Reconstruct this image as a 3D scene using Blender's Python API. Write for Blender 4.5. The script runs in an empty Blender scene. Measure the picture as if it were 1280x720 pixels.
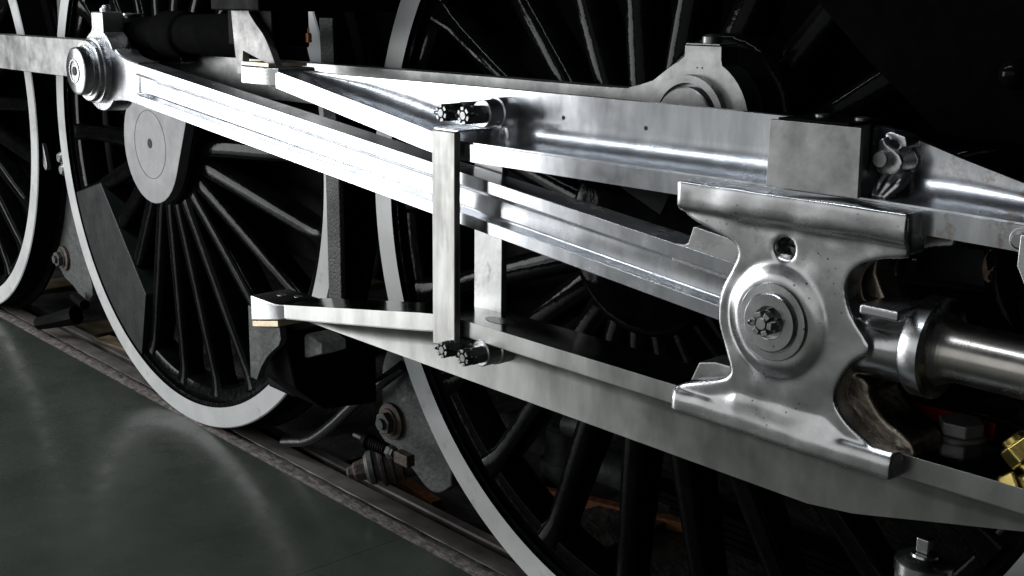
import bpy, bmesh, math, random
from mathutils import Vector, Matrix, noise
R = math.radians
sc = bpy.context.scene
COL = sc.collection
random.seed(7)

# ---------------------------------------------------------------- camera
cam = bpy.data.cameras.new('camera'); co = bpy.data.objects.new('camera', cam); COL.objects.link(co)
yaw, pitch, roll = R(42.622), R(13.493), R(0.662)
f = Vector((-math.cos(yaw)*math.cos(pitch), math.sin(yaw)*math.cos(pitch), -math.sin(pitch)))
r = f.cross(Vector((0, 0, 1))).normalized(); u = r.cross(f)
r2 = r*math.cos(roll)+u*math.sin(roll); u2 = -r*math.sin(roll)+u*math.cos(roll)
M = Matrix((r2, u2, -f)).transposed().to_4x4(); M.translation = Vector((3.8498, -1.9032, 0.4752))
co.matrix_world = M
cam.lens = 40.90; cam.sensor_width = 36; cam.clip_start = 0.05; cam.clip_end = 200
sc.camera = co

# ---------------------------------------------------------------- light
w = bpy.data.worlds.new('World'); sc.world = w; w.use_nodes = True
w.node_tree.nodes['Background'].inputs[0].default_value = (0.75, 0.88, 1.0, 1)
w.node_tree.nodes['Background'].inputs[1].default_value = 0.006
def area(name, loc, target, sx, sy, power, col=(1, 1, 1)):
    l = bpy.data.lights.new(name, 'AREA'); l.shape = 'RECTANGLE'; l.size = sx; l.size_y = sy; l.energy = power; l.color = col
    o = bpy.data.objects.new(name, l); COL.objects.link(o); o.location = loc
    o.rotation_euler = (Vector(target)-Vector(loc)).to_track_quat('-Z', 'Y').to_euler()
    return o
area('window_light', (-3.10, -3.50, 0.25), (1.0, -0.3, -0.3), 2.5, 2.7, 165, (0.97, 0.985, 1.0))
area('hall_light', (1.6, -6.2, 0.9), (2.6, 0, 0), 7.5, 3.2, 44, (0.97, 1.0, 0.985))
area('roof_light', (-0.6, -2.6, 3.6), (-0.6, -0.3, 0), 6.0, 0.16, 85, (0.86, 0.93, 1.0))
vs = sc.view_settings
sc.display_settings.display_device = 'sRGB'
vs.view_transform = 'Standard'; vs.look = 'None'; vs.exposure = 0.22; vs.gamma = 1; vs.use_curve_mapping = False

# ---------------------------------------------------------------- materials
def newmat(name):
    m = bpy.data.materials.new(name); m.use_nodes = True
    nt = m.node_tree; b = nt.nodes['Principled BSDF']
    return m, nt, b
def N(nt, t, **kw):
    n = nt.nodes.new(t)
    for k, v in kw.items(): setattr(n, k, v)
    return n
def texco(nt, scale=(1, 1, 1), rot=(0, 0, 0)):
    tc = N(nt, 'ShaderNodeTexCoord'); mp = N(nt, 'ShaderNodeMapping')
    mp.inputs['Scale'].default_value = scale; mp.inputs['Rotation'].default_value = rot
    nt.links.new(tc.outputs['Object'], mp.inputs[0]); return mp
def noise_tex(nt, vec, scale, detail=4, rough=0.6):
    n = N(nt, 'ShaderNodeTexNoise'); n.inputs['Scale'].default_value = scale
    n.inputs['Detail'].default_value = detail; n.inputs['Roughness'].default_value = rough
    nt.links.new(vec.outputs[0], n.inputs['Vector']); return n
def ramp(nt, src, stops):
    c = N(nt, 'ShaderNodeValToRGB'); el = c.color_ramp.elements
    el[0].position, el[0].color = stops[0][0], (*stops[0][1], 1)
    el[1].position, el[1].color = stops[-1][0], (*stops[-1][1], 1)
    for p, k in stops[1:-1]:
        e = el.new(p); e.color = (*k, 1)
    nt.links.new(src, c.inputs[0]); return c
def g(v): return (v, v, v)
def surf(name, c1, c2, metal=0.0, ro=(0.3, 0.45), cs=14, brush=None, bump=0.0, bscale=60, rs=9,
         spots=None, xr=None, spec=0.5, coat=0.0, aniso=0.0, bdet=5, cstretch=None, bstretch=(1, 1, 1), rust=None, bdist=0.002):
    m, nt, b = newmat(name); L = nt.links
    v = texco(nt)
    n1 = noise_tex(nt, texco(nt, cstretch) if cstretch else v, cs, 6, 0.62)
    c = ramp(nt, n1.outputs['Fac'], [(0.33, c1), (0.68, c2)])
    out = c.outputs['Color']
    if rust:
        n2 = noise_tex(nt, v, rust[1], 8, 0.7)
        k = ramp(nt, n2.outputs['Fac'], [(rust[2], g(0)), (rust[2]+0.12, g(1))])
        mx = N(nt, 'ShaderNodeMix', data_type='RGBA'); L.new(k.outputs['Color'], mx.inputs['Factor'])
        L.new(out, mx.inputs[6]); mx.inputs[7].default_value = (*rust[0], 1); out = mx.outputs[2]
        if xr:
            sx = N(nt, 'ShaderNodeSeparateXYZ'); L.new(v.outputs[0], sx.inputs[0])
            mm = N(nt, 'ShaderNodeMapRange'); mm.inputs[1].default_value = xr[0]; mm.inputs[2].default_value = xr[1]; L.new(sx.outputs[0], mm.inputs[0])
            mu2 = N(nt, 'ShaderNodeMath', operation='MULTIPLY'); L.new(k.outputs['Color'], mu2.inputs[0]); L.new(mm.outputs[0], mu2.inputs[1])
            L.new(mu2.outputs[0], mx.inputs['Factor'])
    if spots:
        vo = N(nt, 'ShaderNodeTexVoronoi'); vo.inputs['Scale'].default_value = spots[0]; L.new(v.outputs[0], vo.inputs['Vector'])
        k = ramp(nt, vo.outputs['Distance'], [(spots[1], g(1)), (spots[1]+0.06, g(0))])
        n3 = noise_tex(nt, v, 11, 3); k3 = ramp(nt, n3.outputs['Fac'], [(0.52, g(0)), (0.6, g(1))])
        mu = N(nt, 'ShaderNodeMath', operation='MULTIPLY'); L.new(k.outputs['Color'], mu.inputs[0]); L.new(k3.outputs['Color'], mu.inputs[1])
        mx = N(nt, 'ShaderNodeMix', data_type='RGBA'); L.new(mu.outputs[0], mx.inputs['Factor'])
        L.new(out, mx.inputs[6]); mx.inputs[7].default_value = (0.06, 0.055, 0.05, 1); out = mx.outputs[2]
    L.new(out, b.inputs['Base Color'])
    b.inputs['Metallic'].default_value = metal
    b.inputs['Specular IOR Level'].default_value = spec
    b.inputs['Coat Weight'].default_value = coat; b.inputs['Coat Roughness'].default_value = 0.12
    n4 = noise_tex(nt, v, rs, 6, 0.65)
    mr = N(nt, 'ShaderNodeMapRange'); mr.inputs[1].default_value = 0.32; mr.inputs[2].default_value = 0.68
    mr.inputs[3].default_value = ro[0]; mr.inputs[4].default_value = ro[1]
    L.new(n4.outputs['Fac'], mr.inputs[0]); L.new(mr.outputs[0], b.inputs['Roughness'])
    if aniso:
        b.inputs['Anisotropic'].default_value = aniso
        cx = N(nt, 'ShaderNodeCombineXYZ'); cx.inputs[1].default_value = 0.25; cx.inputs[2].default_value = 1.0
        L.new(cx.outputs[0], b.inputs['Tangent'])
    h = None
    if bump:
        vb = texco(nt, bstretch)
        n5 = noise_tex(nt, vb, bscale, bdet, 0.5)
        bp = N(nt, 'ShaderNodeBump'); bp.inputs['Strength'].default_value = bump; bp.inputs['Distance'].default_value = bdist
        L.new(n5.outputs['Fac'], bp.inputs['Height']); h = bp
    if brush:
        vb = texco(nt, brush[0])
        n6 = noise_tex(nt, vb, 1.0, 3, 0.6)
        bp = N(nt, 'ShaderNodeBump'); bp.inputs['Strength'].default_value = brush[1]; bp.inputs['Distance'].default_value = 0.0006
        L.new(n6.outputs['Fac'], bp.inputs['Height'])
        if h: L.new(h.outputs[0], bp.inputs['Normal'])
        h = bp
    if h: L.new(h.outputs[0], b.inputs['Normal'])
    return m
def flat(name, c, rough=0.5, metal=0.0):
    m, nt, b = newmat(name); b.inputs['Base Color'].default_value = (*c, 1); b.inputs['Roughness'].default_value = rough
    b.inputs['Metallic'].default_value = metal; return m
STEEL = surf('bright_steel', g(0.50), (0.63, 0.635, 0.65), 1, (0.22, 0.34), 7, brush=((25, 25, 900), 0.25), bump=0.02, bscale=16, aniso=0.5, bdet=2)
RODSTEEL = surf('rod_steel', (0.45, 0.465, 0.49), (0.66, 0.67, 0.69), 1, (0.20, 0.29), 11, cstretch=(2.2, 1, 0.45), bump=0.025, bscale=12, bstretch=(0.3, 1, 1), aniso=0.7, bdet=2)
TOPBAR = surf('upper_bar_steel', (0.43, 0.445, 0.47), (0.64, 0.65, 0.67), 1, (0.19, 0.28), 11, cstretch=(2.2, 1, 0.45), rust=((0.28, 0.21, 0.17), 22, 0.54), xr=(2.95, 3.12), bump=0.02, bscale=12, bstretch=(0.3, 1, 1), aniso=0.7, bdet=2)
WARM = surf('warm_dull_steel', (0.34, 0.33, 0.30), (0.46, 0.45, 0.42), 1, (0.34, 0.46), 10, bump=0.06, bscale=50)
DULL = surf('dull_steel', g(0.20), (0.38, 0.38, 0.37), 1, (0.32, 0.5), 16, brush=((60, 60, 60), 0.2), bump=0.12, bscale=40)
POST = surf('pale_post_steel', (0.28, 0.275, 0.255), (0.47, 0.47, 0.455), 1, (0.42, 0.58), 16, cstretch=(2.5, 1, 0.35), bump=0.10, bscale=50, bstretch=(1, 1, 0.2), aniso=0.5)
TOPREFL = surf('oily_top_dark_reflection', g(0.16), g(0.30), 1, (0.08, 0.20), 10, bump=0.10, bscale=40)  # oily steel, its colour also darkened as if mirroring the black engine
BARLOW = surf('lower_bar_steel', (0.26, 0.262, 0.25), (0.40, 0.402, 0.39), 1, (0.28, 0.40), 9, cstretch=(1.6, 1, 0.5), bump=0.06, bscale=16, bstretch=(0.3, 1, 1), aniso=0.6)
PISTON = surf('piston_rod_steel', (0.42, 0.38, 0.34), (0.64, 0.63, 0.61), 1, (0.20, 0.34), 8, brush=((260, 6, 6), 0.5), bump=0.06, bscale=30, bstretch=(3, 0.4, 0.4))
CAST = surf('cast_steel', (0.46, 0.46, 0.455), (0.68, 0.685, 0.70), 1, (0.18, 0.35), 14, bump=0.5, bscale=9, spots=(85, 0.10), brush=((150, 150, 150), 0.12), bdist=0.006, bdet=1.2)
BROWNSTEEL = surf('oily_brown_steel', (0.16, 0.13, 0.105), (0.40, 0.35, 0.29), 1, (0.25, 0.45), 22, bump=0.8, bscale=70, spots=(120, 0.12))
WORN = surf('worn_steel', g(0.34), (0.50, 0.50, 0.49), 1, (0.3, 0.5), 18, bump=0.25, bscale=50, rust=((0.20, 0.12, 0.08), 16, 0.60))
NUT = surf('dark_polished_nut', g(0.14), g(0.28), 1, (0.22, 0.36), 40, bump=0.3, bscale=150)
TYRE = surf('white_tyre_paint', (0.50, 0.505, 0.50), (0.60, 0.60, 0.585), 0, (0.32, 0.5), 9, bump=0.08, bscale=30, rust=((0.33, 0.325, 0.30), 11, 0.58))
AXLE = surf('grey_axle_face', g(0.20), g(0.26), 0.6, (0.5, 0.62), 12, bump=0.08, bscale=60)
FACE = surf('worn_bracket_face', g(0.13), (0.30, 0.29, 0.28), 0.7, (0.4, 0.6), 24, bump=0.5, bscale=45)
BLACK = surf('black_gloss_paint', g(0.002), g(0.005), 0, (0.06, 0.14), 20, bump=0.45, bscale=36, spec=0.06)
MATT = surf('black_oily_iron', g(0.001), g(0.003), 0, (0.5, 0.7), 30, bump=0.5, bscale=90, spec=0.05)
BALANCE = surf('dark_green_grey_paint', (0.012, 0.015, 0.014), (0.022, 0.027, 0.024), 0, (0.3, 0.45), 14, bump=0.3, bscale=60, spec=0.2)
ROUGH = surf('rough_cast_iron', g(0.012), (0.10, 0.10, 0.09), 0.2, (0.35, 0.6), 160, bump=1.0, bscale=170, bdist=0.004)
GREYIRON = surf('dusty_grey_iron', (0.035, 0.04, 0.038), (0.085, 0.09, 0.085), 0.1, (0.45, 0.65), 25, bump=0.8, bscale=60, rust=((0.14, 0.085, 0.045), 14, 0.60), bdist=0.003)
RUSTY = surf('rusty_grime', (0.04, 0.034, 0.030), (0.11, 0.075, 0.052), 0.0, (0.5, 0.75), 30, bump=1.0, bscale=70, bdist=0.004)
PIPE = surf('black_pipe_gloss', g(0.005), g(0.012), 0, (0.12, 0.25), 20, bump=0.3, bscale=40, spec=0.9)
FLOOR = surf('green_floor_paint', (0.048, 0.057, 0.045), (0.070, 0.080, 0.064), 0, (0.17, 0.34), 3.5, bump=0.12, bscale=10, rust=((0.12, 0.125, 0.11), 26, 0.645), bdet=4, spots=None)
EDGE = surf('worn_floor_edge', (0.06, 0.052, 0.048), (0.26, 0.225, 0.21), 0.0, (0.5, 0.75), 30, bump=1.0, bscale=70, bstretch=(0.4, 1, 1), bdist=0.006)
RAILM = surf('rail_steel_brown', (0.085, 0.073, 0.068), (0.17, 0.15, 0.14), 0.0, (0.4, 0.55), 10, bump=0.3, bscale=60, bstretch=(0.1, 1, 1))
GROUND = surf('oily_ground', (0.018, 0.017, 0.016), (0.085, 0.078, 0.070), 0, (0.5, 0.8), 8, bump=1.0, bscale=35, bdist=0.01)
WOOD = surf('timber', (0.10, 0.075, 0.045), (0.22, 0.17, 0.10), 0, (0.6, 0.8), 12, bump=0.5, bscale=40, bstretch=(0.1, 1, 1))
RUST = surf('orange_rust', (0.10, 0.035, 0.012), (0.32, 0.12, 0.035), 0, (0.6, 0.85), 40, bump=0.8, bscale=60)
BRASS = surf('brass', (0.66, 0.50, 0.14), (0.80, 0.64, 0.22), 1, (0.22, 0.36), 20, bump=0.3, bscale=40)
BRONZE = surf('bronze_shim', (0.62, 0.50, 0.33), (0.80, 0.70, 0.52), 0.6, (0.35, 0.5), 30)
COPPER = surf('copper', (0.45, 0.17, 0.08), (0.62, 0.28, 0.14), 0.8, (0.35, 0.5), 30)
BOLTG = surf('grey_bolt', g(0.16), g(0.28), 0.35, (0.35, 0.5), 40, bump=0.2, bscale=80)
SHADEBLACK = surf('shade_black', g(0.0008), g(0.002), 0, (0.8, 0.95), 30, bump=0.5, bscale=60, spec=0.03)  # iron black deepened in colour to stand in for heavy shade
RED = surf('red_paint', (0.42, 0.012, 0.010), (0.55, 0.02, 0.015), 0, (0.3, 0.45), 20)
HOLE = flat('bore_black', g(0.003), 0.7)

# ---------------------------------------------------------------- builders
def inv_parent(o, p):
    if p is not None:
        o.parent = p; o.matrix_parent_inverse = p.matrix_basis.inverted() if p.type == 'EMPTY' else Matrix()
        if p.type != 'EMPTY' : o.matrix_parent_inverse = Matrix()
def thing(name, label, cat, loc=(0, 0, 0), group=None):
    o = bpy.data.objects.new(name, None); COL.objects.link(o); o.location = loc; o.empty_display_size = 0.05
    o.matrix_basis = Matrix.Translation(loc)
    o['label'] = label; o['category'] = cat
    if group: o['group'] = group
    return o
def tag(o, label, cat, group=None):
    o['label'] = label; o['category'] = cat
    if group: o['group'] = group
    return o
def finish(name, bm, mat, parent=None, bevel=0.0, seg=2, sharp=35, label=None, kind=None, extra=None):
    bmesh.ops.recalc_face_normals(bm, faces=bm.faces[:])
    for e in bm.edges:
        if len(e.link_faces) == 2 and e.calc_face_angle(0) > R(sharp): e.smooth = False
    for fc in bm.faces: fc.smooth = True
    me = bpy.data.meshes.new(name); bm.to_mesh(me); bm.free()
    me.materials.append(mat)
    if extra:
        for x in extra: me.materials.append(x)
    o = bpy.data.objects.new(name, me); COL.objects.link(o)
    inv_parent(o, parent)
    if bevel:
        b = o.modifiers.new('bevel', 'BEVEL'); b.width = bevel; b.segments = seg; b.limit_method = 'ANGLE'; b.angle_limit = R(32)
        b.harden_normals = True
    if label: o['label'] = label
    if kind: o['kind'] = kind
    return o
def add_prism(bm, pts, y0, y1, holes=()):
    """outline in (x,z), extruded from y0 to y1; holes are outlines too"""
    if not holes:
        a = [bm.verts.new((x, y0, z)) for x, z in pts]; b = [bm.verts.new((x, y1, z)) for x, z in pts]
        bm.faces.new(a); bm.faces.new(b[::-1]); n = len(pts)
        for i in range(n): bm.faces.new((a[i], b[i], b[(i+1) % n], a[(i+1) % n]))
        return
    loops = [pts]+list(holes); top = []
    edges = []; A = []; B = []
    for lp in loops:
        a = [bm.verts.new((x, y0, z)) for x, z in lp]; b = [bm.verts.new((x, y1, z)) for x, z in lp]
        A.append(a); B.append(b)
    for side in (A, B):
        es = []
        for a in side:
            for i in range(len(a)): es.append(bm.edges.new((a[i], a[(i+1) % len(a)])))
        bmesh.ops.triangle_fill(bm, use_beauty=True, use_dissolve=False, edges=es)
    for a, b in zip(A, B):
        n = len(a)
        for i in range(n): bm.faces.new((a[i], b[i], b[(i+1) % n], a[(i+1) % n]))
def add_prism_yz(bm, pts, x0, x1):
    a = [bm.verts.new((x0, y, z)) for y, z in pts]; b = [bm.verts.new((x1, y, z)) for y, z in pts]
    bm.faces.new(a); bm.faces.new(b[::-1]); n = len(pts)
    for i in range(n): bm.faces.new((a[i], b[i], b[(i+1) % n], a[(i+1) % n]))
def add_box(bm, x0, x1, y0, y1, z0, z1): add_prism(bm, [(x0, z0), (x1, z0), (x1, z1), (x0, z1)], y0, y1)
def add_lathe(bm, c, axis, prof, n=48, cap=True):
    """prof: list of (along, radius) about axis through c"""
    axis = Vector(axis).normalized(); t = Vector((0, 0, 1)) if abs(axis.z) < 0.9 else Vector((1, 0, 0))
    e1 = axis.cross(t).normalized(); e2 = axis.cross(e1); c = Vector(c); rings = []
    for s, rr in prof:
        if rr < 1e-6: rings.append([bm.verts.new(c+axis*s)])
        else: rings.append([bm.verts.new(c+axis*s+(e1*math.cos(2*math.pi*i/n)+e2*math.sin(2*math.pi*i/n))*rr) for i in range(n)])
    for a, b in zip(rings, rings[1:]):
        for i in range(n):
            j = (i+1) % n
            if len(a) == 1 and len(b) > 1: bm.faces.new((a[0], b[i], b[j]))
            elif len(b) == 1 and len(a) > 1: bm.faces.new((a[i], b[0], a[j]))
            elif len(a) > 1: bm.faces.new((a[i], b[i], b[j], a[j]))
    if cap:
        for rg in (rings[0], rings[-1]):
            if len(rg) > 1: bm.faces.new(rg)
def add_ring(bm, c, axis, prof, n=64):
    """closed profile lathe (prof is a closed loop)"""
    add_lathe(bm, c, axis, prof+[prof[0]], n, cap=False)
    bmesh.ops.remove_doubles(bm, verts=bm.verts[:], dist=1e-5)
def add_tube(bm, pts, rad, n=14, cap=True):
    pts = [Vector(p) for p in pts]; rings = []
    ref = Vector((0, 1, 0.01)).normalized()
    for i, p in enumerate(pts):
        d = (pts[min(i+1, len(pts)-1)]-pts[max(i-1, 0)]).normalized()
        e1 = d.cross(ref); e1 = e1.normalized() if e1.length > 1e-3 else Vector((1, 0, 0)); e2 = d.cross(e1)
        rr = rad[i] if isinstance(rad, (list, tuple)) else rad
        rings.append([bm.verts.new(p+(e1*math.cos(2*math.pi*k/n)+e2*math.sin(2*math.pi*k/n))*rr) for k in range(n)])
    for a, b in zip(rings, rings[1:]):
        for k in range(n): bm.faces.new((a[k], b[k], b[(k+1) % n], a[(k+1) % n]))
    if cap: bm.faces.new(rings[0]); bm.faces.new(rings[-1][::-1])
def smoothpath(pts, k=6):
    P = [Vector(p) for p in pts]; out = []
    for i in range(len(P)-1):
        p0 = P[max(i-1, 0)]; p1 = P[i]; p2 = P[i+1]; p3 = P[min(i+2, len(P)-1)]
        for j in range(k):
            t = j/k
            out.append(0.5*((2*p1)+(p2-p0)*t+(2*p0-5*p1+4*p2-p3)*t*t+(-p0+3*p1-3*p2+p3)*t**3))
    out.append(P[-1]); return out
def sm2(pts, k=5):
    return [(v.x, v.z) for v in smoothpath([(a, 0, b) for a, b in pts], k)]
def arc(cx, cz, rr, a0, a1, n=12): return [(cx+rr*math.cos(R(a0+(a1-a0)*i/n)), cz+rr*math.sin(R(a0+(a1-a0)*i/n))) for i in range(n+1)]
def prism(name, pts, y0, y1, mat, parent=None, bevel=0.0015, holes=(), **kw):
    bm = bmesh.new(); add_prism(bm, pts, y0, y1, holes); return finish(name, bm, mat, parent, bevel, **kw)
def box(name, x0, x1, y0, y1, z0, z1, mat, parent=None, bevel=0.0015, **kw):
    bm = bmesh.new(); add_box(bm, x0, x1, y0, y1, z0, z1); return finish(name, bm, mat, parent, bevel, **kw)
def lathe(name, c, axis, prof, mat, parent=None, n=48, bevel=0.0, **kw):
    bm = bmesh.new(); add_lathe(bm, c, axis, prof, n); return finish(name, bm, mat, parent, bevel, **kw)
def loft(name, secs, mat, parent=None, bevel=0.0015, **kw):
    bm = bmesh.new(); rings = [[bm.verts.new(p) for p in s] for s in secs]; n = len(rings[0])
    for a, b in zip(rings, rings[1:]):
        for k in range(n): bm.faces.new((a[k], b[k], b[(k+1) % n], a[(k+1) % n]))
    bm.faces.new(rings[0]); bm.faces.new(rings[-1][::-1])
    return finish(name, bm, mat, parent, bevel, **kw)
def castify(o, vox, it=6, fac=0.5, disp=0.0):
    m = o.modifiers.new('remesh', 'REMESH'); m.mode = 'VOXEL'; m.voxel_size = vox; m.use_smooth_shade = True
    s = o.modifiers.new('smooth', 'SMOOTH'); s.iterations = it; s.factor = fac
    return o
def hexpts(cx, cz, rr, a0=0): return [(cx+rr*math.cos(R(a0+60*i)), cz+rr*math.sin(R(a0+60*i))) for i in range(6)]

def castle_nut(parent, x, y, z, rr, depth, mat=NUT, a0=10, pin=True):
    """castellated nut pointing to -Y: hexagon, slotted crown, stud end and split pin"""
    bm = bmesh.new()
    add_prism(bm, hexpts(x, z, rr, a0), y, y-depth*0.62)
    for i in range(6):
        a = R(a0+30+60*i); c, s = math.cos(a), math.sin(a)
        ro, ri, hw = rr*0.86, rr*0.50, rr*0.27
        q = [(x+c*ri-s*hw*0.8, z+s*ri+c*hw*0.8), (x+c*ri+s*hw*0.8, z+s*ri-c*hw*0.8), (x+c*ro+s*hw, z+s*ro-c*hw), (x+c*ro-s*hw, z+s*ro+c*hw)]
        add_prism(bm, q, y-depth*0.60, y-depth)
    n = finish('castellated_nut', bm, mat, parent, 0.0010)
    lathe('stud_end', (x, y-depth*0.3, z), (0, -1, 0), [(0, rr*0.47), (depth*0.66, rr*0.47), (depth*0.72, rr*0.38)], mat, n, 20)
    if pin:
        bm = bmesh.new()
        add_tube(bm, smoothpath([(x-rr*0.95, y-depth*0.80, z-rr*0.25), (x, y-depth*0.8, z), (x+rr*1.0, y-depth*0.8, z+rr*0.28), (x+rr*1.02, y-depth*0.55, z+rr*0.1)], 4), rr*0.09, 8)
        add_tube(bm, smoothpath([(x-rr*0.95, y-depth*0.80, z-rr*0.25), (x-rr*1.1, y-depth*0.95, z-rr*0.1), (x-rr*0.8, y-depth*1.04, z+rr*0.1)], 4), rr*0.09, 8)
        finish('split_pin', bm, mat, n)
    return n

def copy_tree(o, parent=None, off=Vector((0, 0, 0)), top=True):
    c = o.copy(); COL.objects.link(c)
    if top: c.location = Vector(o.location)+off
    else: c.parent = parent; c.matrix_parent_inverse = o.matrix_parent_inverse.copy()
    for ch in list(o.children): copy_tree(ch, c, off, False)
    return c

WB = 2.238; PX, PZ = 0.190, 0.270
# ================================================================ setting
def ground():
    bm = bmesh.new(); add_box(bm, -14, 12, 0.135, 9, -1.30, -1.155)
    o = finish('ground', bm, GROUND, None); o['kind'] = 'structure'
    fl = bmesh.new(); add_box(fl, -14, 12, -9, 0.012, -1.20, -1.0325)
    fo = finish('floor', fl, EDGE, None); fo['kind'] = 'structure'
    # steel floor plates laid side by side, one object each
    x = -6.97; first = None
    me = None
    while x < 7:
        for (y0, y1) in ((-2.2, -0.010), (-4.396, -2.204)):
            bm = bmesh.new(); add_box(bm, x+0.0006, x+1.6594, y0, y1, -1.039, -1.0305)
            p = finish('floor_plate', bm, FLOOR, fo, 0.0006)
        x += 1.66
    # broken worn kerb along the rail
    bm = bmesh.new(); n = 420
    xs = [-9+ i*(19/n) for i in range(n+1)]
    prof = [(-0.010, -1.034), (0.006, -1.0285), (0.030, -1.0275), (0.052, -1.0285), (0.060, -1.045)]
    rows = []
    for x in xs:
        row = []
        for k, (y, z) in enumerate(prof):
            a = noise.noise(Vector((x*9, y*60, 3))); b = noise.noise(Vector((x*31, y*90, 8)))
            row.append(bm.verts.new((x, y+(0.006*a+0.003*b if k in (0, 1) else 0.002*b), z+0.0022*a+0.0018*b)))
        rows.append(row)
    for a, b in zip(rows, rows[1:]):
        for k in range(4): bm.faces.new((a[k], b[k], b[k+1], a[k+1]))
    o = finish('pavement_edge', bm, EDGE, None, sharp=80); o['kind'] = 'structure'
ground()
# running rail, flush with the floor
sec = [(0.057, -1.20), (0.057, -1.034), (0.060, -1.030), (0.066, -1.0293), (0.118, -1.0297), (0.130, -1.031), (0.134, -1.038), (0.134, -1.075), (0.112, -1.085), (0.112, -1.20)]
tag(loft('running_rail', [[(x, y, z) for y, z in sec] for x in (-12, -4, 0, 4, 11)], RAILM, None, 0.001),
    'brown steel running rail let in beside the green floor under the wheels', 'rail')
bm = bmesh.new(); add_prism_yz(bm, [(0.195, -1.16), (0.195, -1.062), (0.200, -1.056), (0.232, -1.056), (0.236, -1.064), (0.236, -1.16)], -9, 9)
tag(finish('check_rail', bm, RUST if False else RAILM, None, 0.001), 'thin brown check rail running just inside the running rail', 'rail')
# sleepers and timber bits below the wheels
for i in range(9):
    x = -5.2+i*1.1
    t = box('timber_sleeper', x, x+0.24, 0.24, 2.6, -1.20, -1.125, WOOD if i in (2, 3) else GROUND, None, 0.006)
    tag(t, ['dark sleeper farthest left, beyond the rear wheel', 'dark sleeper under the rear wheel', 'paler sleeper just left of the middle wheel rim', 'paler sleeper beneath the balance weight of the middle wheel', 'dark sleeper under the bottom of the middle wheel', 'dark sleeper below the curved sand pipe', 'dark sleeper under the brake hanger foot', 'dark sleeper under the spokes of the right wheel', 'dark sleeper farthest right under the oil box'][i], 'sleeper', 'sleepers under the locomotive')
t = box('timber_board', 0, 0.34, 0, 0.085, 0, 0.03, WOOD, None, 0.004); t.location = (-1.32, 0.20, -1.075); t.rotation_euler = (0, 0, R(8))
tag(t, 'pale timber board between the rear and middle wheels, nearer the rail', 'board')
t = box('timber_board', 0, 0.30, 0, 0.07, 0, 0.035, BRONZE if False else WOOD, None, 0.004); t.location = (-1.24, 0.36, -1.07); t.rotation_euler = (0, 0, R(2))
tag(t, 'yellowish timber board behind another board, left of the middle wheel', 'board')
for k, (xx, yy, ln, a, lab) in enumerate(((1.0, 0.64, 1.7, 17, 'long rusty orange strip seen through the lower spokes of the right wheel'),
                                          (0.55, 0.42, 0.5, -8, 'short rusty strip on the ground behind the curved black pipe'))):
    t = box('rusty_strip', 0, ln, -0.02, 0.02, 0, 0.035, RUST, None, 0.003); t.location = (xx, yy, -1.15); t.rotation_euler = (0, 0, R(a)); tag(t, lab, 'strip')

# ================================================================ wheels
def wheel(x0, label, first=None):
    root = thing('driving_wheel', label, 'wheel', (0, 0.06, -1.03), 'coupled driving wheels')
    ax = (0, 1, 0)
    # tyre: white front face, dark tread and flange
    bm = bmesh.new()
    add_ring(bm, (0, 0, 0), ax, [(0.0, 0.955), (0.0, 1.026), (0.004, 1.030), (0.105, 1.033), (0.112, 1.042), (0.118, 1.058), (0.130, 1.060), (0.138, 1.050), (0.138, 0.955)], 160)
    for fc in bm.faces:
        c = fc.calc_center_median(); rad = math.hypot(c.x, c.z)
        fc.material_index = 0 if c.y < 0.003 and rad < 1.0285 else 1
    finish('tyre', bm, TYRE, root, extra=[MATT])
    bm = bmesh.new()
    add_ring(bm, (0, 0, 0), ax, [(0.010, 0.9555), (0.135, 0.9555), (0.135, 0.895), (0.120, 0.885), (0.050, 0.886), (0.034, 0.894), (0.030, 0.904), (0.030, 0.936), (0.026, 0.940), (0.012, 0.941)], 120)
    finish('rim', bm, BLACK, root)
    # one spoke, shared mesh for all
    bm = bmesh.new(); rings = []; n = 14
    for i in range(13):
        t = i/12; rr = 0.15+t*0.77
        hw = 0.040-0.009*min(1, t*1.15)+0.020*max(0, (t-0.93)/0.07)**1.5+0.018*max(0, (0.12-t)/0.12)
        yc = 0.032+0.042*t; hy = 0.062-0.022*t+0.012*max(0, (t-0.93)/0.07)
        ring = []
        for k in range(n):
            a = 2*math.pi*k/n; ca, sa = math.cos(a), math.sin(a)
            wob = 0.0018*noise.noise(Vector((rr*22, k*1.3, 2)))
            ring.append(bm.verts.new((rr, yc+wob+hy*math.copysign(abs(sa)**0.6, sa), hw*math.copysign(abs(ca)**0.6, ca))))
        rings.append(ring)
    for a, b in zip(rings, rings[1:]):
        for k in range(n): bm.faces.new((a[k], b[k], b[(k+1) % n], a[(k+1) % n]))
    bm.faces.new(rings[0]); bm.faces.new(rings[-1][::-1])
    sp = finish('spoke', bm, BLACK, root, sharp=60)
    for i in range(22):
        s = sp if i == 0 else sp.copy()
        if i: COL.objects.link(s)
        s.rotation_euler = (0, -R(-79.5+i*360/22), 0)
    # hub with crank boss
    bm = bmesh.new()
    add_lathe(bm, (0, 0, 0), ax, [(-0.055, 0.20), (-0.045, 0.215), (0.02, 0.225), (0.12, 0.21)], 48)
    add_prism(bm, hull_web(0.215, 0.165), -0.05, 0.06)
    h = finish('hub', bm, BLACK, root); castify(h, 0.009, 5)
    return root
def hull_web(r1, r2, n=20):
    d = math.hypot(PX, PZ); a = math.atan2(PZ, PX); b = math.acos((r1-r2)/d)
    pts = []
    for i in range(n+1):
        t = a+b+(2*math.pi-2*b)*i/n; pts.append((r1*math.cos(t), r1*math.sin(t)))
    for i in range(n+1):
        t = a-b+2*b*i/n; pts.append((PX+r2*math.cos(t), PZ+r2*math.sin(t)))
    return pts
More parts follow.
